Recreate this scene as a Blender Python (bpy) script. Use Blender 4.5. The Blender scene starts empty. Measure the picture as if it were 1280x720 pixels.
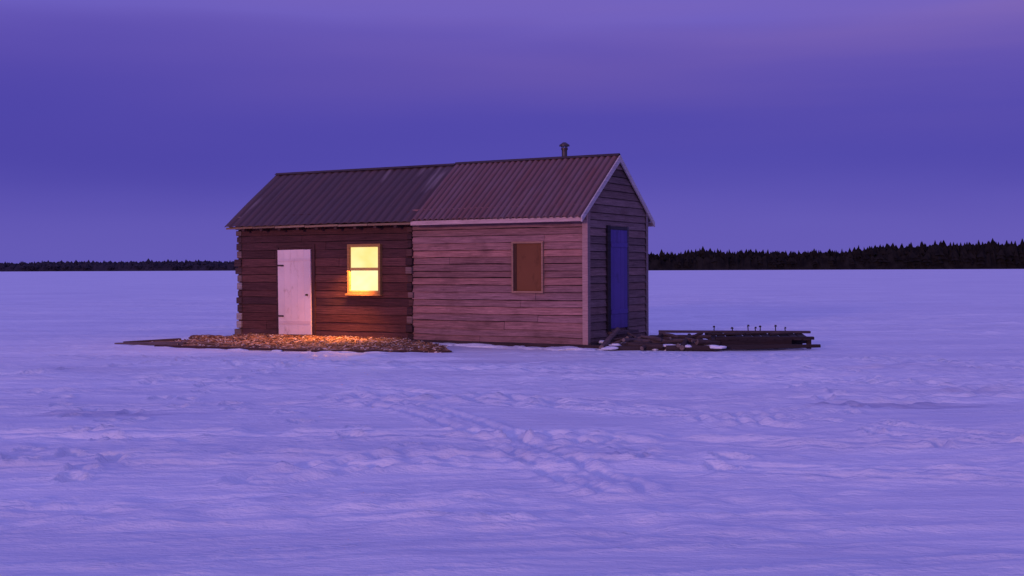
import bpy, bmesh, math, random
import numpy as np
from mathutils import Matrix, Vector
random.seed(7); rng=np.random.default_rng(11)
sc=bpy.context.scene
sc.view_settings.view_transform='Standard'; sc.view_settings.look='None'; sc.view_settings.exposure=0

# ---------------------------------------------------------------- helpers
def link(o):
    bpy.context.collection.objects.link(o); return o
def empty(name,loc=(0,0,0),rz=0):
    o=bpy.data.objects.new(name,None); o.location=loc; o.rotation_euler=(0,0,rz); o.empty_display_size=.3; return link(o)

class MB:
    def __init__(s): s.v=[]; s.f=[]; s.c=[]
    def add(s,vs,fs,col):
        n=len(s.v); s.v+= [tuple(v) for v in vs]
        for f in fs: s.f.append(tuple(i+n for i in f)); s.c.append(col)
    def box(s,x0,x1,y0,y1,z0,z1,col=(.5,.5,.5),M=None):
        vs=[(x0,y0,z0),(x1,y0,z0),(x1,y1,z0),(x0,y1,z0),(x0,y0,z1),(x1,y0,z1),(x1,y1,z1),(x0,y1,z1)]
        if M is not None: vs=[M@Vector(v) for v in vs]
        s.add(vs,[(0,3,2,1),(4,5,6,7),(0,1,5,4),(1,2,6,5),(2,3,7,6),(3,0,4,7)],col)
    def beam(s,p,q,w,h,col=(.5,.5,.5),roll=0,taper=1.0):
        p=Vector(p);q=Vector(q); d=(q-p); L=d.length; d.normalize()
        up=Vector((0,0,1))
        if abs(d.z)>.95: up=Vector((1,0,0))
        sx=d.cross(up).normalized(); u=sx.cross(d)
        vs=[]
        for P,k in ((p,1),(q,taper)):
            for a,b in ((-1,-1),(1,-1),(1,1),(-1,1)):
                vs.append(P+sx*(a*w/2*k)+u*(b*h/2*k))
        s.add(vs,[(0,1,2,3),(7,6,5,4),(0,4,5,1),(1,5,6,2),(2,6,7,3),(3,7,4,0)],col)
    def log(s,p,q,r0,r1,col=(.5,.5,.5),n=9,seg=5,wob=.08,endcol=None):
        p=Vector(p);q=Vector(q); d=(q-p).normalized()
        up=Vector((0,0,1)) if abs(d.z)<.95 else Vector((1,0,0))
        sx=d.cross(up).normalized(); u=sx.cross(d); vs=[]
        for i in range(seg+1):
            k=i/seg; c=p.lerp(q,k)+(sx*random.uniform(-1,1)+u*random.uniform(-1,1))*wob*r0*(0 if i in(0,seg) else 1)
            r=r0+(r1-r0)*k
            for j in range(n):
                a=2*math.pi*j/n; rr=r*random.uniform(1-wob,1+wob)
                vs.append(c+sx*math.cos(a)*rr+u*math.sin(a)*rr)
        fs=[]
        for i in range(seg):
            for j in range(n):
                fs.append((i*n+j,i*n+(j+1)%n,(i+1)*n+(j+1)%n,(i+1)*n+j))
        s.add(vs,fs,col)
        s.add([vs[j] for j in range(n)],[tuple(range(n))[::-1]],endcol or col)
        s.add([vs[seg*n+j] for j in range(n)],[tuple(range(n))],endcol or col)
    def obj(s,name,mat,parent=None,smooth=False,bevel=0):
        me=bpy.data.meshes.new(name); me.from_pydata(s.v,[],s.f)
        at=me.attributes.new('col','FLOAT_COLOR','CORNER')
        arr=[]
        for f,c in zip(s.f,s.c): arr+= [c[0],c[1],c[2],1.0]*len(f)
        at.data.foreach_set('color',arr)
        me.materials.append(mat)
        if smooth: me.polygons.foreach_set('use_smooth',[True]*len(me.polygons))
        me.update()
        o=link(bpy.data.objects.new(name,me))
        if parent: o.parent=parent
        if bevel:
            b=o.modifiers.new('b','BEVEL'); b.width=bevel; b.segments=2
        return o

def hsh(i,j,seed):
    n=(i.astype(np.int64)*374761393+j.astype(np.int64)*668265263+seed*974634777)&0xffffffff
    n=((n^(n>>13))*1274126177)&0xffffffff
    n=n^(n>>16)
    return (n&0xffffff)/float(0xffffff)
def vnoise(x,y,seed=0):
    i=np.floor(x);j=np.floor(y);fx=x-i;fy=y-j
    fx=fx*fx*(3-2*fx);fy=fy*fy*(3-2*fy)
    a=hsh(i,j,seed);b=hsh(i+1,j,seed);c=hsh(i,j+1,seed);d=hsh(i+1,j+1,seed)
    return (a*(1-fx)+b*fx)*(1-fy)+(c*(1-fx)+d*fx)*fy
def fbm(x,y,seed=0,oct=4):
    s=0;a=.5;t=0
    for k in range(oct):
        s=s+a*vnoise(x*2**k+17.3*k,y*2**k-9.1*k,seed+k);t+=a;a*=.5
    return s/t
def sstep(a,b,x):
    t=np.clip((x-a)/(b-a),0,1); return t*t*(3-2*t)

# ---------------------------------------------------------------- materials
def newmat(name):
    m=bpy.data.materials.new(name); m.use_nodes=True; nt=m.node_tree
    return m,nt,nt.nodes['Principled BSDF']
def N(nt,t,**k):
    n=nt.nodes.new(t)
    for a,b in k.items(): setattr(n,a,b)
    return n
def noise(nt,scale,vec=(1,1,1),detail=5,rough=.55,coord='Object'):
    tc=N(nt,'ShaderNodeTexCoord'); mp=N(nt,'ShaderNodeMapping'); mp.inputs['Scale'].default_value=vec
    nt.links.new(tc.outputs[coord],mp.inputs['Vector'])
    n=N(nt,'ShaderNodeTexNoise'); n.inputs['Scale'].default_value=scale; n.inputs['Detail'].default_value=detail; n.inputs['Roughness'].default_value=rough
    nt.links.new(mp.outputs[0],n.inputs['Vector']); return n
def mapr(nt,src,a,b,c,d):
    n=N(nt,'ShaderNodeMapRange'); n.inputs[1].default_value=a;n.inputs[2].default_value=b;n.inputs[3].default_value=c;n.inputs[4].default_value=d
    nt.links.new(src,n.inputs[0]); return n.outputs[0]
def mix(nt,fac,a,b,mode='MIX'):
    n=N(nt,'ShaderNodeMix',data_type='RGBA',blend_type=mode)
    for s,v in ((0,fac),(6,a),(7,b)):
        if isinstance(v,(int,float)): n.inputs[s].default_value=v
        elif isinstance(v,tuple): n.inputs[s].default_value=(*v,1)
        else: nt.links.new(v,n.inputs[s])
    return n.outputs[2]
def bump(nt,bs,h,strength,dist):
    b=N(nt,'ShaderNodeBump'); b.inputs['Strength'].default_value=strength; b.inputs['Distance'].default_value=dist
    nt.links.new(h,b.inputs['Height']); nt.links.new(b.outputs[0],bs.inputs['Normal'])

def wood_mat(name,grain=.55,blotch=.35,blotchcol=(.05,.03,.03),rough=.85,vec=(1.2,1.2,45)):
    m,nt,bs=newmat(name)
    at=N(nt,'ShaderNodeAttribute',attribute_name='col')
    g=noise(nt,1.6,vec,6,.65); bl=noise(nt,1.7,(1,1,2.2),5,.6); fine=noise(nt,9,(1,1,12),4,.7)
    gv=mapr(nt,g.outputs[0],.3,.7,1-grain,1+grain*.5)
    c=mix(nt,1.0,at.outputs['Color'],gv,'MULTIPLY')
    fv=mapr(nt,fine.outputs[0],.3,.7,.75,1.15)
    c=mix(nt,1.0,c,fv,'MULTIPLY')
    bf=mapr(nt,bl.outputs[0],.52,.75,0,blotch)
    c=mix(nt,bf,c,blotchcol)
    nt.links.new(c,bs.inputs['Base Color']); bs.inputs['Roughness'].default_value=rough
    bs.inputs['Specular IOR Level'].default_value=.2
    bump(nt,bs,g.outputs[0],.6,.01); return m
WOOD_DARK=wood_mat('dark_weathered_logs',.6,.5,(.035,.015,.014))
WOOD_GREY=wood_mat('grey_clapboard',.55,.6,(.085,.040,.037))
WOOD_TRIM=wood_mat('trim_boards',.3,.35,(.2,.12,.11))
def paint_mat(name,chipcol,amt=.6,rough=.6):
    m,nt,bs=newmat(name)
    at=N(nt,'ShaderNodeAttribute',attribute_name='col')
    n=noise(nt,5,(1,1,.6),7,.7); n2=noise(nt,1.3,(1,1,1.4),4,.6)
    f=mapr(nt,n.outputs[0],.56,.68,0,amt)
    c=mix(nt,f,at.outputs['Color'],chipcol)
    c=mix(nt,mapr(nt,n2.outputs[0],.4,.8,0,.35),c,chipcol)
    nt.links.new(c,bs.inputs['Base Color']); bs.inputs['Roughness'].default_value=rough; bs.inputs['Specular IOR Level'].default_value=.2
    bump(nt,bs,n.outputs[0],.3,.004); return m
DOOR_WHITE=paint_mat('worn_white_paint',(.38,.24,.2),.55)
DOOR_BLUE=paint_mat('worn_blue_paint',(.035,.022,.10),.5)
PLY=paint_mat('plywood',(.10,.038,.018),.6,.9)

def roof_mat(name,base,rust,amt,streak,per):
    m,nt,bs=newmat(name)
    a=noise(nt,1.1,(1,3,1),6,.65); b=noise(nt,3.2,(.5,9,.5),5,.6)
    c=mix(nt,mapr(nt,a.outputs[0],.4,.62,0,amt),base,rust)
    c=mix(nt,mapr(nt,b.outputs[0],.55,.78,0,.7),c,(.03,.018,.022))
    d=noise(nt,1.0,(.55,2.6,.55),3,.5)
    c=mix(nt,mapr(nt,d.outputs[0],.62,.72,0,streak),c,(.30,.23,.24))
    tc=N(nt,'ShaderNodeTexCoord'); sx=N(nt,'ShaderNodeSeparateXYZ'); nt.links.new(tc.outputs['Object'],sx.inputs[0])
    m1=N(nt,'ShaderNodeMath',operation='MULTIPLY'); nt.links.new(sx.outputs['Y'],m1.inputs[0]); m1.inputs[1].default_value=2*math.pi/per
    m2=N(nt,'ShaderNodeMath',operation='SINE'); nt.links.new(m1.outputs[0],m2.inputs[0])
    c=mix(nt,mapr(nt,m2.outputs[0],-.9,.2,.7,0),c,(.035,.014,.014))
    nt.links.new(c,bs.inputs['Base Color'])
    bs.inputs['Roughness'].default_value=.7; bs.inputs['Metallic'].default_value=.0; bs.inputs['Specular IOR Level'].default_value=.3
    bump(nt,bs,b.outputs[0],.25,.01); return m
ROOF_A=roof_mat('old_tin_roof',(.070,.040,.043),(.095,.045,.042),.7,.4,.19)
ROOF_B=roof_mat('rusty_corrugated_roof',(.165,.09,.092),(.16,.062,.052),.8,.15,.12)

def emis(name,c1,c2,st):
    m,nt,bs=newmat(name); nt.nodes.remove(bs)
    n=noise(nt,2.2,(1,1,1.6),2,.5); e=N(nt,'ShaderNodeEmission'); e.inputs[1].default_value=st
    nt.links.new(mix(nt,mapr(nt,n.outputs[0],.35,.65,0,1),c1,c2),e.inputs[0])
    nt.links.new(e.outputs[0],nt.nodes['Material Output'].inputs[0]); return m
PANE_UP=emis('lit_curtain_upper',(1.0,.76,.25),(1.0,.86,.38),1.12)
PANE_LO=emis('lit_curtain_lower',(1.0,.84,.36),(1.0,.93,.52),1.2)
m,nt,bs=newmat('stove_pipe_metal'); bs.inputs['Metallic'].default_value=.3; bs.inputs['Roughness'].default_value=.5
nn=noise(nt,9); nt.links.new(mix(nt,mapr(nt,nn.outputs[0],.4,.7,0,1),(.05,.04,.05),(.04,.02,.02)),bs.inputs['Base Color']); PIPE=m

# snow
m,nt,bs=newmat('wind_packed_snow')
at=N(nt,'ShaderNodeAttribute',attribute_name='ice')
n1=noise(nt,.8,(.22,1.2,1),6,.6); n2=noise(nt,5,(.35,1.5,1),6,.68); n3=noise(nt,30,(.6,1.1,1),4,.6); n4=noise(nt,.12,(.5,1.2,1),4,.5)
c=mix(nt,mapr(nt,n1.outputs[0],.38,.62,0,1),(.64,.66,.74),(.80,.82,.86))
c=mix(nt,mapr(nt,n2.outputs[0],.38,.66,0,.35),c,(.54,.54,.66))
c=mix(nt,mapr(nt,n4.outputs[0],.35,.65,0,.25),c,(.50,.50,.64))
c=mix(nt,at.outputs['Fac'],c,(.22,.21,.38))
nt.links.new(c,bs.inputs['Base Color']); bs.inputs['Roughness'].default_value=.45
bs.inputs['Specular IOR Level'].default_value=.5
ad=N(nt,'ShaderNodeMath',operation='MULTIPLY_ADD'); nt.links.new(n2.outputs[0],ad.inputs[0]); ad.inputs[1].default_value=1.6; nt.links.new(mapr(nt,n3.outputs[0],0,1,0,.5),ad.inputs[2])
bump(nt,bs,ad.outputs[0],.7,.032); SNOW=m

m,nt,bs=newmat('straw_and_chips_glow_tinted')
a=noise(nt,4,(1,1,1),6,.7); b=noise(nt,14,(1,1,1),4,.6)
c=mix(nt,mapr(nt,a.outputs[0],.42,.60,0,1),(.085,.032,.02),(.36,.17,.08))  # straw browns pushed orange: window glow partly put into the colour
c=mix(nt,mapr(nt,b.outputs[0],.58,.64,0,.8),c,(.75,.6,.5))
nt.links.new(c,bs.inputs['Base Color']); bs.inputs['Roughness'].default_value=.9; bump(nt,bs,b.outputs[0],.8,.03); STRAW=m

def foliage(name,c1,c2):
    m,nt,bs=newmat(name); n=noise(nt,.25,(1,1,1),4)
    nt.links.new(mix(nt,mapr(nt,n.outputs[0],.35,.65,0,1),c1,c2),bs.inputs['Base Color']); bs.inputs['Roughness'].default_value=.95; bs.inputs['Specular IOR Level'].default_value=.05; return m
FOL=foliage('spruce_needles',(.008,.007,.007),(.018,.016,.014)); FOLHAZE=foliage('hazed_far_needles',(.020,.019,.032),(.032,.030,.045))  # far needles tinted bluish: distance haze is put into their base colour

# ---------------------------------------------------------------- cabin frame
TH=1.056; CX,CY=1.238,19.911
HC=1.35
cab=empty('ice_fishing_cabin',(CX,CY,0),TH)      # local x = across gable, y = along long wall (away), z up
L=7.63; W=2.478; SEAM=3.48; OV=.295; RK=.04; RS=3.34
ZE=2.2; ZR=3.323; SL=(ZR-ZE)/(W/2+OV)
ZW=ZE+OV*SL-.04
mb=MB()
def prism(y0,y1,i,zb):
    h=W/2
    zs=ZW-.05+i*SL
    vs=[(i,y0,zb),(W-i,y0,zb),(W-i,y0,zs),(h,y0,ZR-.09),(i,y0,zs),(i,y1,zb),(W-i,y1,zb),(W-i,y1,zs),(h,y1,ZR-.09),(i,y1,zs)]
    mb.add(vs,[(0,1,2,3,4),(9,8,7,6,5),(0,5,6,1),(1,6,7,2),(2,7,8,3),(3,8,9,4),(4,9,5,0)],(.03,.018,.018))
prism(.02,L-.02,.02,.02); mb.obj('inner_frame',WOOD_DARK,cab)

def board_front(mb,s0,s1,z0,z1,pt,pb,col,jit=.004,base=0):
    n=max(1,int((s1-s0)/.3)); vs=[];fs=[]
    for i in range(n+1):
        y=s0+(s1-s0)*i/n; j=random.uniform(-jit,jit); k=random.uniform(-jit,jit)*.6
        vs+=[(base+.01,y,z0+j),(base-pb+k,y,z0+j),(base-pt+k,y,z1+random.uniform(-.003,.003)),(base+.01,y,z1)]
    for i in range(n):
        a=4*i;b=4*i+4
        fs+=[(a,b,b+1,a+1),(a+1,b+1,b+2,a+2),(a+2,b+2,b+3,a+3)]
    fs+=[(0,1,2,3),(4*n+3,4*n+2,4*n+1,4*n)]
    mb.add(vs,fs,col)
def vary(c,a,b=None):
    k=random.uniform(1-a,1+a); w=random.uniform(-.05,.05)
    return (c[0]*k*(1+w),c[1]*k,c[2]*k*(1-w))

mb=MB(); z=.06
RW=(.784,1.391,.929,1.803)
while z<2.3:
    h=random.uniform(.110,.14)
    cuts=[0.02,SEAM]
    if random.random()<.6: cuts.insert(1,random.uniform(.7,2.8))
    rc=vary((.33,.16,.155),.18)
    for a,b in zip(cuts[:-1],cuts[1:]):
        col=vary(rc,.12)
        board_front(mb,a,b-.006,z+random.uniform(0,.003),z+h-random.uniform(.004,.014),.010,.030,col,.006)
    z+=h
mb.obj('clapboard_wall',WOOD_GREY,cab)
mb=MB(); z=.05; rows=[]
while z<2.3:
    h=random.uniform(.12,.165); rows.append((z,h))
    s=SEAM+.03
    rowc=vary(random.choice([(.095,.036,.036),(.12,.045,.042),(.145,.058,.053),(.08,.032,.033)]),.1)
    while s<L-.02:
        e=min(L-.01,s+random.uniform(1.6,4.5))
        if L-e<.6: e=L-.01
        d=random.uniform(-.004,.004)
        board_front(mb,s,e-.005,z+.006,z+h-.004,.014+d,.022+d,vary(rowc,.14),.006,.012)
        s=e
    z+=h
mb.obj('log_wall',WOOD_DARK,cab)
mb=MB()
for z,h in rows:
    c=random.choice([(.06,.028,.03),(.11,.05,.045),(.2,.12,.11)])
    p=random.uniform(.035,.085)
    mb.box(-p,.05,SEAM-.01-random.uniform(.0,.03),SEAM+.085+random.uniform(-.02,.03),z+.012,z+h-.012,c)
    c=random.choice([(.09,.05,.05),(.2,.13,.12),(.4,.33,.33)])  # palest tone paints in the light catching some corner ends
    mb.box(-random.uniform(.02,.05),.12,L-.10,L+random.uniform(.0,.08),z+.012,z+h-.012,c)
mb.obj('log_ends',WOOD_DARK,cab,bevel=.012)
mb=MB(); z=.06
while z<2.35:
    h=.13; mb.box(W-.015,W+.02,.0,L,z,z+h-.006,vary((.25,.16,.16),.2)); z+=h
z=.06
while z<ZR-.12:
    h=.13; i=max(0,(z+h-ZW)/SL)
    mb.box(i+.01,W-i-.01,L-.02,L+.012,z,z+h-.006,vary((.15,.09,.09),.2)); z+=h
mb.obj('back_walls',WOOD_DARK,cab)
mb=MB(); z=.05
while z<ZR-.1:
    h=random.uniform(.12,.14); zt=z+h-.009; i0=max(0,(z-ZW)/SL); i1=max(0,(zt-ZW)/SL)
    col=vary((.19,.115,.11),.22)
    if random.random()<.12: col=(.10,.06,.06)
    pt,pb=.010,.030
    x0,x1=i0,W-i0; X0,X1=i1,W-i1
    if X1-X0<.05: break
    vs=[(x0,.012,z),(x0,-pb,z),(X0,-pt,zt),(X0,.012,zt),(x1,.012,z),(x1,-pb,z),(X1,-pt,zt),(X1,.012,zt)]
    mb.add(vs,[(0,1,5,4),(1,2,6,5),(2,3,7,6),(0,3,2,1),(4,5,6,7)],col)
    z+=h
mb.obj('gable_clapboards',WOOD_GREY,cab)
mb=MB()
mb.box(-.036,.06,-.045,-.031,.04,2.36,(.22,.14,.14)); mb.box(-.05,-.036,-.045,.055,.04,2.34,(.40,.24,.23))
mb.box(W-.05,W+.035,-.045,-.031,.04,2.36,(.20,.15,.16))
mb.obj('corner_boards',WOOD_TRIM,cab,bevel=.003)
mb=MB()
mb.box(-.10,.06,-.32,SEAM,.0,.075,(.05,.03,.03)); mb.box(-.06,.06,SEAM,L+.1,.0,.07,(.05,.03,.03)); mb.box(W-.1,W+.06,-.3,L+.2,.0,.075,(.05,.03,.03))
mb.box(.0,W,-.07,-.035,.02,.10,(.07,.045,.045))
mb.obj('skid_beams',WOOD_DARK,cab,bevel=.01)

# roof
def roof_sheet(name,mat,y0,y1,per,amp,side,lift,warp):
    ny=int((y1-y0)/(per/8)); nx=14
    ys=np.linspace(y0,y1,ny+1); us=np.linspace(0,1,nx+1)
    half=W/2+OV
    v=[];f=[]
    for y in ys:
        sheet=int((y+5)/.66); rag=.02*math.sin(sheet*12.9)
        for u in us:
            uu=u-(rag/half)*(1-u)
            x=-OV+uu*half if side==0 else W+OV-uu*half
            zz=ZE+uu*(ZR-ZE)+lift+amp*math.sin(2*math.pi*y/per)+warp*math.sin(y*1.7+u*3)*math.sin(u*2.6+.3)
            v.append((x,y,zz))
    nv=len(v); v+=[(a,b,c-.012) for a,b,c in v]
    for i in range(ny):
        for j in range(nx):
            a=i*(nx+1)+j;b=a+1;c=a+nx+2;d=a+nx+1
            q=(a,d,c,b) if side==0 else (a,b,c,d)
            f.append(q[::-1]); f.append(tuple(k+nv for k in q))
    for i in range(ny):
        a=i*(nx+1);d=a+nx+1; f.append((a,d,d+nv,a+nv))
    for j in range(nx):
        for base in (0,ny*(nx+1)):
            a=base+j; f.append((a,a+1,a+1+nv,a+nv))
    me=bpy.data.meshes.new(name); me.from_pydata(v,[],f); me.materials.append(mat)
    me.update(); bm=bmesh.new(); bm.from_mesh(me); bmesh.ops.recalc_face_normals(bm,faces=bm.faces); bm.to_mesh(me); bm.free()
    me.polygons.foreach_set('use_smooth',[True]*len(me.polygons))
    o=link(bpy.data.objects.new(name,me)); o.parent=cab
    e=o.modifiers.new('e','EDGE_SPLIT'); e.split_angle=math.radians(50)
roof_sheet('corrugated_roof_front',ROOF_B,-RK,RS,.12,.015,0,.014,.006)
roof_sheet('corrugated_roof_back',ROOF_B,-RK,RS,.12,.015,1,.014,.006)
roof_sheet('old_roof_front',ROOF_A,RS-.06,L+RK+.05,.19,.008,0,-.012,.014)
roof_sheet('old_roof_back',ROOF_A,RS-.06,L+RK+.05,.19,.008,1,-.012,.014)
mb=MB()
for y0,y1,dz in ((-RK-.01,RS,.022),(RS,L+RK+.05,.004)):
    h=W/2
    for sg in (-1,1):
        mb.add([(h,y0,ZR+dz+.012),(h,y1,ZR+dz+.012),(h+sg*.06,y1,ZR+dz+.012-.06*SL),(h+sg*.06,y0,ZR+dz+.012-.06*SL)],[(0,1,2,3)],(.07,.045,.05))
mb.obj('ridge_cap',WOOD_DARK,cab)
mb=MB()
pink=(.55,.37,.35)
mb.box(-OV+.02,-OV+.045,-RK,RS,ZE-.080,ZE-.004,pink)
mb.box(-OV+.045,.03,-.02,RS+.02,ZE-.045,ZE-.03,(.2,.12,.12))
mb.box(W+OV-.045,W+OV-.02,-RK,RS,ZE-.085,ZE-.004,pink)
for sg in (0,1):
    def X(x): return x if sg==0 else W-x
    e=-OV; h=W/2; wd=.11
    zt0=ZE-.004; zt1=ZR-.004
    ys=(-RK-.03,-RK-.004)
    vs=[]
    for y in ys:
        vs+=[(X(e),y,zt0),(X(h),y,zt1),(X(h),y,zt1-wd),(X(e),y,zt0-wd*.8)]
    mb.add(vs,[(0,1,2,3),(7,6,5,4),(0,4,5,1),(1,5,6,2),(2,6,7,3),(3,7,4,0)],(.48,.41,.42))
mb.obj('fascia_boards',WOOD_TRIM,cab)
mb=MB()
s=RS+.02
while s<L+.08:
    e=min(L+.09,s+random.uniform(.5,1.3)); j=random.uniform(-.010,.006); mb.beam((-OV+.05,s,ZE-.045+j),(-OV+.05,e-.01,ZE-.045+random.uniform(-.010,.006)),.03,.036,vary((.30,.19,.12),.35)); s=e
mb.box(-OV+.07,.03,RS+.03,L+.03,ZE-.04,ZE-.02,(.05,.025,.025))
s=SEAM+.2
while s<L:
    mb.box(-OV+.075,.03,s,s+.06,ZE-.11,ZE-.045,(.07,.035,.035)); s+=.45
mb.obj('eave_pole',WOOD_TRIM,cab)

# white door
mb=MB()
M=Matrix.Translation((0,6.172,.10))@Matrix.Rotation(math.radians(-.8),4,'X')
pk=(.74,.60,.60)
xs=-.402
for i in range(5):
    a=xs+i*.1608; mb.box(-.045-random.uniform(0,.003),-.012,a+.0008,a+.160,0,1.62+random.uniform(-.004,.004),vary(pk,.03),M)
mb.box(-.054,-.0485,-.385,.385,1.40,1.45,(.70,.55,.55),M); mb.box(-.054,-.0485,-.385,.385,.2,.26,(.66,.5,.5),M)
mb.obj('white_door',DOOR_WHITE,cab,bevel=.002)
mb=MB()
for y0,y1,z0,z1 in ((5.70,5.752,.08,1.76),(6.592,6.64,.08,1.76),(5.70,6.64,1.762,1.82)):
    mb.box(-.034,-.002,y0,y1,z0,z1,(.08,.035,.035))
mb.log((-.10,5.86,.86),(-.055,5.86,.86),.018,.018,(.05,.05,.05))
for z in (.45,1.42): mb.box(-.062,-.0545,6.44,6.58,z-.015,z+.015,(.06,.04,.04))
mb.obj('door_frame',WOOD_DARK,cab)

def frame(name,y0,y1,z0,z1,w,col,mat,sill=True):
    mb=MB()
    mb.box(-.075,.0,y0,y0+w,z0,z1,col); mb.box(-.075,.0,y1-w,y1,z0,z1,col)
    mb.box(-.072,.0,y0+w,y1-w,z1-w,z1,col); mb.box(-.072,.0,y0+w,y1-w,z0,z0+w,col)
    if sill: mb.box(-.11,-.0,y0-.03,y1+.03,z0-.035,z0-.002,col)
    mb.obj(name,mat,cab,bevel=.003); return mb
y0,y1,z0,z1=4.152,4.900,.892,1.808
frame('lit_window_frame',y0,y1,z0,z1,.045,(.40,.20,.07),WOOD_TRIM)
zm=1.345
mb=MB(); c=(.55,.29,.09)
mb.box(-.062,-.03,y0+.046,y1-.046,zm-.014,zm+.014,c)
for a,b in ((z0+.046,zm-.015),(zm+.015,z1-.046)):
    mb.box(-.055,-.03,y0+.046,y0+.060,a,b,c); mb.box(-.055,-.03,y1-.060,y1-.046,a,b,c)
    mb.box(-.053,-.03,y0+.061,y1-.061,a,a+.012,c); mb.box(-.053,-.03,y0+.061,y1-.061,b-.012,b,c)
mb.obj('window_sash',WOOD_TRIM,cab)
for nm,a,b,mt in (('lower_pane',z0+.04,zm-.01,PANE_LO),('upper_pane',zm+.01,z1-.04,PANE_UP)):
    mb=MB(); mb.add([(-.034,y0+.04,a),(-.034,y0+.04,b),(-.034,y1-.04,b),(-.034,y1-.04,a)],[(0,1,2,3)],(1,1,1)); mb.obj(nm,mt,cab)
y0,y1,z0,z1=RW
frame('boarded_window_frame',y0,y1,z0,z1,.03,(.36,.19,.13),WOOD_TRIM,False)
mb=MB(); mb.box(-.040,-.01,y0+.031,y1-.031,z0+.031,z1-.031,(.17,.065,.03)); mb.box(-.050,-.0405,y1-.085,y1-.031,z0+.031,z1-.031,(.05,.022,.018)); mb.obj('window_plywood',PLY,cab)

# blue gable door
mb=MB()
a0,a1,b0,b1=.84,1.551,.30,2.01
n=5; w=(a1-a0)/n
for i in range(n): mb.box(a0+i*w+.001,a0+(i+1)*w-.001,-.05-random.uniform(0,.003),-.03,b0,b1,vary((.075,.045,.22),.08))
for z in (b0+.25,b1-.3): mb.box(a0+.02,a1-.02,-.064,-.055,z,z+.08,(.075,.045,.23))
mb.obj('blue_door',DOOR_BLUE,cab,bevel=.003)
mb=MB()
mb.box(a0-.12,a0-.004,-.06,-.03,b0-.04,b1+.07,(.025,.018,.025)); mb.box(a1+.004,a1+.06,-.055,-.03,b0-.04,b1+.07,(.10,.08,.10)); mb.box(a0-.004,a1+.004,-.055,-.03,b1+.004,b1+.06,(.05,.04,.05))
mb.box(a0-.1,a1+.1,-.22,-.03,b0-.09,b0-.045,(.08,.05,.055))
mb.obj('blue_door_frame',WOOD_DARK,cab)

# stove pipe
mb=MB(); px,py=W/2+.10,1.083
mb.log((px,py,3.05),(px,py,3.52),.05,.05,(.1,.1,.1),16,1,0)
mb.log((px,py,3.48),(px,py,3.51),.062,.062,(.1,.1,.1),16,1,0)
for a in range(4):
    ca,sa=math.cos(a*math.pi/2),math.sin(a*math.pi/2); mb.beam((px+.045*ca,py+.045*sa,3.50),(px+.06*ca,py+.06*sa,3.555),.012,.012)
mb.log((px,py,3.545),(px,py,3.575),.095,.090,(.1,.1,.1),16,1,0); mb.log((px,py,3.575),(px,py,3.615),.085,.03,(.1,.1,.1),16,1,0)
mb.log((px,py,3.18),(px,py,3.22),.11,.06,(.1,.1,.1),16,1,0)
mb.obj('stove_pipe',PIPE,cab)

# window glow : the lit lamp of the cabin
ld=bpy.data.lights.new('window_lamp','AREA'); ld.shape='RECTANGLE'; ld.size=.6; ld.size_y=.5; ld.energy=80; ld.color=(1,.36,.10); ld.spread=math.radians(135)
lo=link(bpy.data.objects.new('window_lamp',ld)); lo.parent=cab; lo.location=(-.16,4.6,1.25)
lo.rotation_euler=Vector((-.50,.40,-1.0)).to_track_quat('-Z','Y').to_euler()

# ---------------------------------------------------------------- straw bed in front
S0,S1=1.55,8.1
def tf(s): return np.interp(s,[1.5,1.9,2.6,3.4,4.5,6.5,7.9,8.3],[-1.75,-1.95,-2.2,-2.4,-2.6,-2.72,-2.5,-2.3])
def tb(s): return np.interp(s,[1.5,2.0,2.6,3.2,3.5,8.5],[-1.62,-1.35,-.8,-.2,.08,.08])
S=np.linspace(S0,S1,300); U=np.linspace(0,1,80)
SS,UU=np.meshgrid(S,U,indexing='ij')
edge=tf(SS)+ (fbm(SS*3,SS*0+4,5)-.5)*.25; bk=tb(SS)+(fbm(SS*2.5,SS*0+7,6)-.5)*.25*(SS<3.5)
TT=bk+(edge-bk)*UU
end=1-sstep(7.0,8.1,SS+ (fbm(TT*2.5,TT*0,9)-.5)*.8); end*=sstep(1.5,1.9,SS)
bfade=np.where(SS<3.45,sstep(0,.12,UU),1)
Z=(.095*(1-UU*.35)*(1-sstep(.92,1.0,UU)))*bfade*end*(.85+.3*fbm(SS*2.2,TT*2.2,31))+ (fbm(SS*7,TT*7,44)-.5)*.07*(1-UU**8)*end*bfade -.010
v=np.stack([TT,SS,Z],-1).reshape(-1,3); nu=len(U); f=[]
for i in range(len(S)-1):
    for j in range(nu-1):
        a=i*nu+j; f.append((a,a+1,a+nu+1,a+nu))
bed=empty('straw_bed',(CX,CY,0),TH)
def mkmesh(name,v,f,mat,par=None,smooth=True):
    me=bpy.data.meshes.new(name); me.from_pydata([tuple(p) for p in v],[],f); me.materials.append(mat)
    me.polygons.foreach_set('use_smooth',[smooth]*len(me.polygons)); me.update()
    o=link(bpy.data.objects.new(name,me)); o.parent=par; return o
mkmesh('straw_mound',v,f,STRAW,bed)
mb=MB()
cols=[(.38,.18,.08),(.2,.08,.04),(.07,.03,.02),(.45,.24,.12),(.75,.6,.52),(.12,.05,.03)]  # chip oranges hold some of the same painted window warmth
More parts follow.
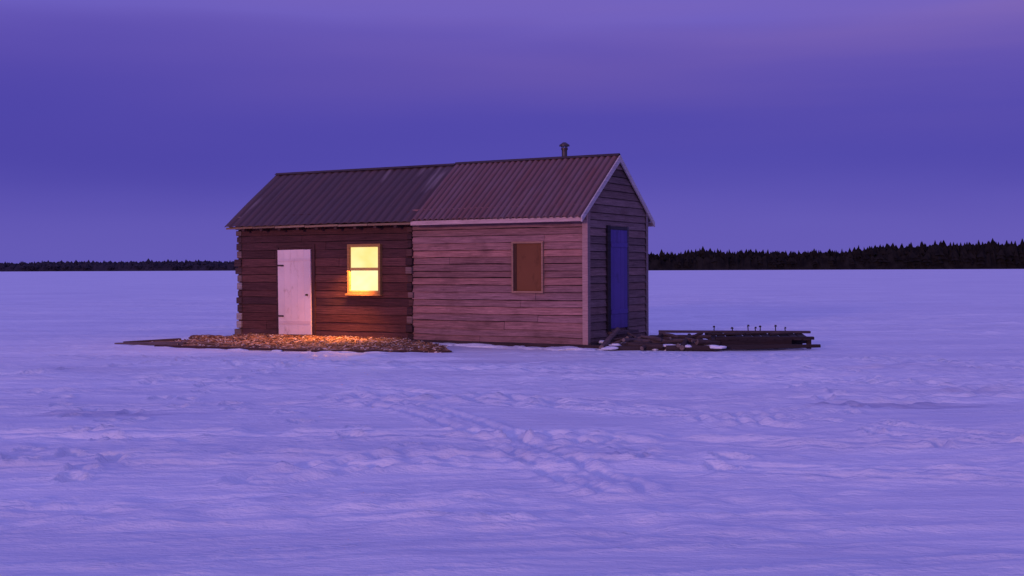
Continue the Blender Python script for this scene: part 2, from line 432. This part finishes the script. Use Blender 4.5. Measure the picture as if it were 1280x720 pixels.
for k in range(3600):
    i=int(rng.integers(10,len(S)-20)); j=int(rng.integers(3,nu-2))
    x,y,z=v[i*nu+j]; a=rng.uniform(0,6.28); l=rng.uniform(.02,.09); el=rng.uniform(-.15,.3)
    if rng.random()<.02: l*=2.2
    dx,dy,dz=math.cos(a)*l*math.cos(el),math.sin(a)*l*math.cos(el),math.sin(el)*l
    mb.beam((x-dx/2,y-dy/2,z+.004),(x+dx/2,y+dy/2,z+.008+dz),rng.uniform(.004,.014),.006,cols[int(rng.integers(0,6))])
CHIP=wood_mat('wood_chips',.3,.1); mb.obj('straw_chips',CHIP,bed)

run=empty('wooden_sled_runner',(CX,CY,0),TH)
mb=MB()
mb.beam((-2.45,6.6,.05),(-2.74,8.05,.03),.20,.07,(.15,.10,.11),0,.35); mb.beam((-1.7,7.5,.06),(-2.60,8.0,.045),.12,.045,(.09,.055,.055),0,.6)
mb.beam((-2.5,7.3,.07),(-2.4,5.6,.06),.07,.025,(.25,.14,.09)); mb.beam((-2.80,7.0,.02),(-2.62,3.8,.025),.06,.035,(.07,.03,.03)); mb.beam((-2.60,3.7,.02),(-1.75,1.55,.02),.06,.035,(.07,.035,.03))  # last two dark strips model the shadow line at the bed's front edge
mb.obj('runner_timbers_and_shadow_line',WOOD_DARK,run,bevel=.006)

def lump(name,items,mat,parent=None,loc=(0,0,0)):
    bm=bmesh.new()
    for (x,y,z,rx,ry,rz) in items:
        r=bmesh.ops.create_icosphere(bm,subdivisions=3,radius=1)
        for vv in r['verts']:
            p=vv.co.copy(); k=1+.9*(fbm(np.array([p.x*2.2+x*9]),np.array([p.y*2.2+p.z*1.3+y*7]),3)[0]-.5)
            vv.co=Vector((x+p.x*rx*k,y+p.y*ry*k,z+p.z*rz*k))
    me=bpy.data.meshes.new(name); bm.to_mesh(me); bm.free(); me.materials.append(mat)
    me.polygons.foreach_set('use_smooth',[True]*len(me.polygons))
    o=link(bpy.data.objects.new(name,me)); o.parent=parent; return o
its=[]
for k in range(12): its.append((-.3-random.random()*.6,7.7+random.random()*.5,.01+random.random()*.03,random.uniform(.06,.14),random.uniform(.06,.16),random.uniform(.03,.055)))
lump('straw_clods',its,STRAW,bed)
its=[]
for k in range(14):
    s=random.uniform(1.6,7.9); its.append((float(tf(s))+random.uniform(-.15,.05),s,.0,random.uniform(.06,.14),random.uniform(.1,.35),random.uniform(.010,.025)))
for k in range(16):
    s=random.uniform(.0,3.2); its.append((random.uniform(-.35,-.12),s,-.005,random.uniform(.10,.22),random.uniform(.15,.45),random.uniform(.02,.05)))
lump('snow_drifts',its,SNOW,bed)

# ---------------------------------------------------------------- log pile at the gable end
lp=empty('log_pile',(2.3,19.9,0)); mb=MB(); D=(.06,.04,.042)
def lw(p,q,r,c=D,w=.1): mb.log((p[0]-2.3,p[1]-19.9,p[2]),(q[0]-2.3,q[1]-19.9,q[2]),r,r*.8,c,9,6,w,(.2,.15,.14))
lw((1.46,19.60,.04),(1.78,20.15,.32),.05,(.11,.075,.08))
lw((1.55,19.55,.03),(3.30,19.60,.05),.05); lw((1.75,19.75,.05),(3.35,19.85,.07),.06); lw((1.9,19.95,.07),(3.2,20.2,.14),.055)
lw((2.0,19.7,.13),(2.95,19.72,.15),.042,(.11,.075,.08)); lw((2.5,19.5,.04),(3.38,19.48,.045),.05); lw((2.3,20.1,.18),(3.3,19.9,.20),.04); lw((1.7,20.0,.14),(2.6,20.05,.20),.035,(.12,.08,.085))
lw((2.75,19.42,.05),(2.95,19.95,.22),.045); lw((2.1,19.45,.04),(2.5,20.0,.24),.035); lw((1.9,19.6,.1),(2.45,19.5,.07),.05); lw((3.0,19.5,.14),(3.4,19.7,.1),.05)
for k in range(30):
    x=random.uniform(1.6,3.4); y=random.uniform(19.5,20.2); a=random.uniform(0,3.1); l=random.uniform(.1,.4); z=random.uniform(.04,.2)
    lw((x-l*math.cos(a)/2,y-l*math.sin(a)/2,z),(x+l*math.cos(a)/2,y+l*math.sin(a)/2,z+random.uniform(-.05,.08)),random.uniform(.012,.035),vary((.08,.055,.06),.4))
mb.obj('logs',WOOD_DARK,lp,smooth=False)
its=[]
for k in range(36):
    x=random.uniform(1.5,3.35); y=random.uniform(19.42,20.2); its.append((x-2.3,y-19.9,random.uniform(-.01,.07)+(y-19.5)*.09,random.uniform(.05,.16),random.uniform(.04,.12),random.uniform(.015,.032)))
lump('snow_caps',its,SNOW,lp)

# ---------------------------------------------------------------- timber dock right
sl=empty('timber_dock_sled',(4.1,20.1,0)); mb=MB()
def bw(p,q,w,h,c,t=1.0): mb.beam((p[0]-4.1,p[1]-20.1,p[2]),(q[0]-4.1,q[1]-20.1,q[2]),w,h,c,0,t)
DK=(.035,.025,.028); MD=(.085,.062,.07)
bw((2.50,20.45,.260),(5.06,20.35,.245),.10,.04,MD)
bw((3.35,19.75,.185),(4.98,19.80,.175),.09,.05,DK)
for x in np.arange(3.35,5.0,.15): bw((x,19.72,.155+random.uniform(-.008,.008)),(x+.03,20.5,.215),.12,.025,vary(DK,.3))
for x in (3.45,3.9,4.35,4.9):
    for y in (19.8,20.4): bw((x,y,.0),(x,y,.18),.07,.07,DK)
bw((3.30,19.64,.035),(5.04,19.60,.06),.08,.085,DK,.6); bw((3.2,20.5,.05),(5.05,20.45,.08),.08,.09,DK,.7)
bw((3.4,19.73,.10),(4.6,19.73,.10),.03,.10,(.03,.02,.024)); bw((3.4,20.3,.10),(4.85,20.3,.10),.03,.14,(.03,.02,.024))  # near-black sheets stand in for the shade in the hollow under the deck
for x,h in ((3.45,.07),(3.75,.045),(4.00,.085),(4.17,.05),(4.24,.07),(4.45,.08),(4.62,.045)):
    x=x+random.uniform(-.03,.03)-4.1; w=random.uniform(.018,.03)
    mb.log((x,.28,.25),(x+random.uniform(-.01,.01),.28,.265+h),.010,.009,DK,8,2,.1); mb.log((x,.28,.26+h),(x,.28,.26+h+.028),w,w*.6,DK,8,1,.15)
for k in range(14):
    x=random.uniform(-.7,.7); y=random.uniform(-.25,.25); a=random.uniform(-.4,.4); l=random.uniform(.1,.5)
    mb.log((x-l/2,y-l*a/2,.225),(x+l/2,y+l*a/2,.235),random.uniform(.012,.025),.015,vary(DK,.4),7,3,.15)
mb.obj('sled_timbers_and_shade_sheets',WOOD_DARK,sl,bevel=.004)

# ---------------------------------------------------------------- frozen lake (one sheet)
def axis():
    ys=[3.0]
    while ys[-1]<60: ys.append(ys[-1]*1.0042)
    while ys[-1]<6000: ys.append(ys[-1]*1.06)
    neg=[2.9-3*1.35**k for k in range(0,24)]
    return np.array(sorted([y for y in neg if y>-6000]+ys))
Y=axis()
xs=list(np.arange(-9,9.001,.033)); st=.033; nc=len(xs)
while xs[-1]<6000: st*=1.07; xs.append(xs[-1]+st)
pos=np.array(xs[nc:]); X=np.concatenate([-pos[::-1],np.array(xs[:nc]),pos])
X=np.unique(X)
GX,GY=np.meshgrid(X,Y,indexing='xy')
ca,sa=math.cos(.16),math.sin(.16)
A=GX*ca+GY*sa; B=-GX*sa+GY*ca
dist=np.hypot(GX,GY); near=1-sstep(40,110,dist)
H=(fbm(A*.25,B*.9,1,4)-.5)*.06
r=1-np.abs(2*fbm(A*.40,B*3.0,21,4)-1); H+= (r**5)*.045*sstep(.42,.62,fbm(A*.22,B*.4,77,3))
r2=1-np.abs(2*fbm(A*.7+5,B*6.0,121,3)-1); H+= (r2**6)*.020*sstep(.38,.56,fbm(A*.3+9,B*.6,78,3))
crust=sstep(.49,.60,fbm(GX*.45+3,GY*.75,55,3))
H+=crust*((fbm(GX*4.5,GY*7.0,61,4)-.5)*.055)
H+=(fbm(A*2.2,B*7,33,3)-.5)*.013
def segd(px,py,p,q,curv=.25):
    p=np.array(p);q=np.array(q);d=q-p;Ln=math.hypot(*d);u=d/Ln
    t=np.clip((px-p[0])*u[0]+(py-p[1])*u[1],0,Ln)
    off=curv*np.sin(t/Ln*math.pi*1.3+.4)
    ex=px-(p[0]+t*u[0]-u[1]*off);ey=py-(p[1]+t*u[1]+u[0]*off); sgn=np.sign(u[0]*ey-u[1]*ex)
    return np.hypot(ex,ey)*sgn,t
for p,q,wd,dp in (((-4.2,14.2),(6.2,8.2),.22,1),((-9,10.9),(8,12.6),.25,.9),((-7,18.5),(9,11.9),.2,.9),((-1.5,7.5),(10,16.5),.18,.8),((1,19.0),(12,13.6),.25,.9),((-5,8.2),(6,7.6),.2,1),((-6,9.6),(7,8.9),.14,1),((-1.9,12.5),(.9,7.4),.16,.8),((-8,14.5),(6,18.2),.2,.7)):
    d,t=segd(GX,GY,p,q,.3)
    wob=sstep(.22,.45,fbm(GX*1.5,GY*1.5,int(wd*100),3))
    for off in (-wd,wd):
        e=d-off; H+= dp*wob*(-.036*np.exp(-(e/.05)**2)+.026*np.exp(-((np.abs(e)-.10)/.04)**2))
def trail(p,q,step=.62,wob=.15):
    p=np.array(p,float);q=np.array(q,float);d=q-p;Ln=np.hypot(*d);d/=Ln;n=np.array([-d[1],d[0]]);k=0;s=0
    global H
    while s<Ln:
        c=p+d*s+n*(.11*(1 if k%2 else -1)+rng.normal(0,.04)+wob*math.sin(s*.7))
        m=(np.abs(GX-c[0])<.5)&(np.abs(GY-c[1])<.5)
        if m.any():
            ex=(GX[m]-c[0])*d[0]+(GY[m]-c[1])*d[1]; ey=(GX[m]-c[0])*n[0]+(GY[m]-c[1])*n[1]
            rr=np.sqrt((ex/.13)**2+(ey/.07)**2)
            H[m]+= -.05*np.exp(-rr**4)+.022*np.exp(-((rr-1.4)/.3)**2)
        s+=step*rng.uniform(.75,1.2); k+=1
for a,b in (((-3.2,19.2),(-3.4,9.0)),((-4.2,19.0),(-7.0,14.5)),((-3.3,12.5),(-.8,8.8)),((2.2,19.0),(4.8,14.0)),((-5.5,18.5),(-2.4,15.2)),((.2,9.6),(1.3,7.6)),((-5,13),(-2.5,7.6)),((-4.6,16.8),(-1.2,17.4)),((.3,8.8),(1.6,8.4)),((-3.4,8.6),(-2.4,8.2)),((-4.2,9.4),(-3.1,7.8)),((3.2,13.2),(3.0,9)),((3.5,18.6),(7,15.2))): trail(a,b)
ice=np.zeros_like(H)
for cx,cy,rx,ry,k in ((3.6,11.6,.85,.30,.5),(-3.7,11.15,.8,.25,.4),(4.9,12.8,.5,.12,.3),(-1.0,17.3,1.2,.3,.2),(5.6,16,1.4,.4,.2),(.7,8.45,.5,.10,.35),(-5.8,16,1.0,.4,.25)):
    rr=np.sqrt(((GX-cx)/rx)**2+((GY-cy)/ry)**2)+(fbm(GX*3,GY*7,91,5)-.5)*2.0
    ice=np.maximum(ice,k*(1-sstep(.3,1.25,rr)))
H-=ice*.012
H=H*near
flat=np.clip(1-np.sqrt(((GX+1.2)/6.5)**2+((GY-21.2)/2.8)**2),0,1); H=H*(1-sstep(0,.35,flat)*.8)
v=np.stack([GX,GY,H-.008],-1).reshape(-1,3)
ny,nx=GX.shape; idx=np.arange(ny*nx).reshape(ny,nx)
q=np.stack([idx[:-1,:-1],idx[:-1,1:],idx[1:,1:],idx[1:,:-1]],-1).reshape(-1,4)
me=bpy.data.meshes.new('snow_ground'); me.vertices.add(len(v)); me.vertices.foreach_set('co',v.ravel())
me.loops.add(q.size); me.loops.foreach_set('vertex_index',q.ravel().astype(np.int32)); me.polygons.add(len(q))
me.polygons.foreach_set('loop_start',(np.arange(len(q))*4).astype(np.int32)); me.polygons.foreach_set('loop_total',np.full(len(q),4,np.int32))
me.polygons.foreach_set('use_smooth',np.ones(len(q),bool)); me.update(calc_edges=True)
at=me.attributes.new('ice','FLOAT','POINT'); at.data.foreach_set('value',ice.ravel().astype(np.float32))
me.materials.append(SNOW); link(bpy.data.objects.new('snow_covered_lake',me))

# ---------------------------------------------------------------- distant forest
def conifer(V,F,x,y,z0,h,r,broad=False):
    n=5; tiers=random.choice((4,5)) if not broad else 4
    for t in range(tiers):
        k=t/tiers
        if broad:
            zb=z0+h*(.1+.6*k); zt=zb+h*.32; rr=r*1.3*math.sin(math.pi*(.25+.6*k))*random.uniform(.8,1.1)
        else:
            zb=z0+h*(.05+.82*k); zt=z0+h*min(1,(.08+.82*k)+.30); rr=r*(1-k*.70)*random.uniform(.8,1.15)
        b=len(V); a0=random.uniform(0,6)
        for j in range(n*2):
            a=a0+math.pi*j/n; q=rr*(random.uniform(.85,1.15) if j%2 else random.uniform(.5,.7)); V.append((x+math.cos(a)*q,y+math.sin(a)*q,zb+(0 if j%2 else h*.05)+random.uniform(-.03,.03)*h))
        V.append((x+random.uniform(-.3,.3),y,zt)); top=len(V)-1
        for j in range(2*n): F.append((b+j,b+(j+1)%(2*n),top))
def forest(name,x0,x1,y,rows,rowgap,sp,hf,mat,slope=0,pb=.35,wr=(.17,.27)):
    V=[];F=[]
    for rI in range(rows):
        x=x0
        while x<x1:
            yy=y+slope*(x-x0)+rI*rowgap+random.uniform(-3,3); h=hf(x)*random.uniform(.82,1.0)*(1 if rI else .75)
            if random.random()<.04: h*=1.08
            conifer(V,F,x,yy,-.3,h,h*random.uniform(*wr),random.random()<pb); x+=sp*random.uniform(.5,1.5)
    xx=x0; n=len(V); pts=[]
    while xx<=x1+5: pts.append((xx,y+slope*(xx-x0)-3,hf(xx)*random.uniform(.35,.6))); xx+=sp*.8
    for p in pts: V+=[(p[0],p[1]-2,-.3),(p[0],p[1]+2,p[2]),(p[0],p[1]+14,-.3)]
    for i in range(len(pts)-1):
        a=n+3*i; F+=[(a,a+3,a+4,a+1),(a+1,a+4,a+5,a+2)]
    mkmesh(name,V,F,mat,None,False)
def hr(x):
    base=np.interp(x,[40,120,170,185,225,260,400],[10.4,11.2,11.6,13.2,15.4,16.8,16.4]); return float(base)+.5*math.sin(x*.21)+.5*math.sin(x*.067+1)
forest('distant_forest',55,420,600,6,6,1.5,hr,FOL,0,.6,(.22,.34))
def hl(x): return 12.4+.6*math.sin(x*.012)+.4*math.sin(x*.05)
forest('distant_forest_shore',-760,140,1250,4,9,3.0,hl,FOLHAZE,0,.8,(.3,.5))

# ---------------------------------------------------------------- world
w=bpy.data.worlds.new('World'); sc.world=w; w.use_nodes=True; nt=w.node_tree
bg=nt.nodes['Background']; 
SUN_EL=math.radians(8); sd=Vector((-.50,-.87,0)).normalized()
sunaz=math.atan2(sd.x,sd.y)
sky=N(nt,'ShaderNodeTexSky',sky_type='NISHITA'); sky.sun_disc=False; sky.sun_elevation=SUN_EL; sky.sun_rotation=sunaz
tc=N(nt,'ShaderNodeTexCoord'); sx=N(nt,'ShaderNodeSeparateXYZ'); nt.links.new(tc.outputs['Generated'],sx.inputs[0])
def ramp(src,els):
    r=N(nt,'ShaderNodeValToRGB'); r.color_ramp.interpolation='B_SPLINE'
    cr=r.color_ramp
    while len(cr.elements)<len(els): cr.elements.new(.5)
    for e,(p,c) in zip(cr.elements,els): e.position=p; e.color=(*c,1)
    nt.links.new(src,r.inputs[0]); return r.outputs[0]
mp=N(nt,'ShaderNodeMapping'); mp.inputs['Scale'].default_value=(1,1,6); mp.inputs['Rotation'].default_value=(0,math.radians(3),0); nt.links.new(tc.outputs['Generated'],mp.inputs[0])
cn=N(nt,'ShaderNodeTexNoise'); cn.inputs['Scale'].default_value=1.8; cn.inputs['Detail'].default_value=3; cn.inputs['Roughness'].default_value=.45; nt.links.new(mp.outputs[0],cn.inputs['Vector'])
add=N(nt,'ShaderNodeMath',operation='MULTIPLY_ADD'); nt.links.new(mapr(nt,cn.outputs[0],0,1,-.5,.5),add.inputs[0]); add.inputs[1].default_value=.08; nt.links.new(sx.outputs['Z'],add.inputs[2])
base=ramp(add.outputs[0],[(0.0,(.120,.100,.47)),(.05,(.090,.073,.42)),(.10,(.048,.038,.33)),(.15,(.070,.050,.35)),(.20,(.115,.074,.39)),(.6,(.25,.235,.86))])
mp2=N(nt,'ShaderNodeMapping'); mp2.inputs['Scale'].default_value=(1.0,1.0,12); mp2.inputs['Rotation'].default_value=(0,math.radians(-3),0); nt.links.new(tc.outputs['Generated'],mp2.inputs[0])
c2=N(nt,'ShaderNodeTexNoise'); c2.inputs['Scale'].default_value=1.6; c2.inputs['Detail'].default_value=4; c2.inputs['Roughness'].default_value=.42; nt.links.new(mp2.outputs[0],c2.inputs['Vector'])
pk=mapr(nt,c2.outputs[0],.34,.68,0,1)
mm=N(nt,'ShaderNodeMath',operation='MULTIPLY'); nt.links.new(pk,mm.inputs[0]); nt.links.new(mapr(nt,sx.outputs['Z'],.09,.20,0,.6),mm.inputs[1])
mm2=N(nt,'ShaderNodeMath',operation='MULTIPLY'); nt.links.new(mm.outputs[0],mm2.inputs[0]); nt.links.new(mapr(nt,sx.outputs['X'],-.35,.35,.05,1.0),mm2.inputs[1])
col=mix(nt,mm2.outputs[0],base,(.235,.13,.36))
glow=mapr(nt,sx.outputs['Y'],.25,-1,0,1)
col=mix(nt,glow,col,(.34,.27,.76))
tint=mix(nt,1.0,sky.outputs[0],(.006,.0045,.016),'MULTIPLY')
fin=mix(nt,1.0,col,tint,'ADD')
nt.links.new(fin,bg.inputs[0]); bg.inputs[1].default_value=1.0

sun=bpy.data.lights.new('afterglow_sun','SUN'); sun.energy=1.0; sun.angle=math.radians(6); sun.color=(1,.50,.48)
so=link(bpy.data.objects.new('afterglow_sun',sun)); dv=Vector((sd.x*math.cos(SUN_EL),sd.y*math.cos(SUN_EL),math.sin(SUN_EL)))
so.rotation_euler=(-dv).to_track_quat('-Z','Y').to_euler(); so.location=(-20,-40,12)

# ---------------------------------------------------------------- camera
cd=bpy.data.cameras.new('camera'); co=link(bpy.data.objects.new('camera',cd))
cd.sensor_width=36; cd.lens=1497.5/1280*36; cd.shift_y=-24.7/1280; cd.clip_end=20000; cd.clip_start=.1
co.matrix_world=Matrix.Translation((0,0,HC))@Matrix.Rotation(math.radians(90),4,'X')@Matrix.Rotation(-.004,4,'Z')
sc.camera=co
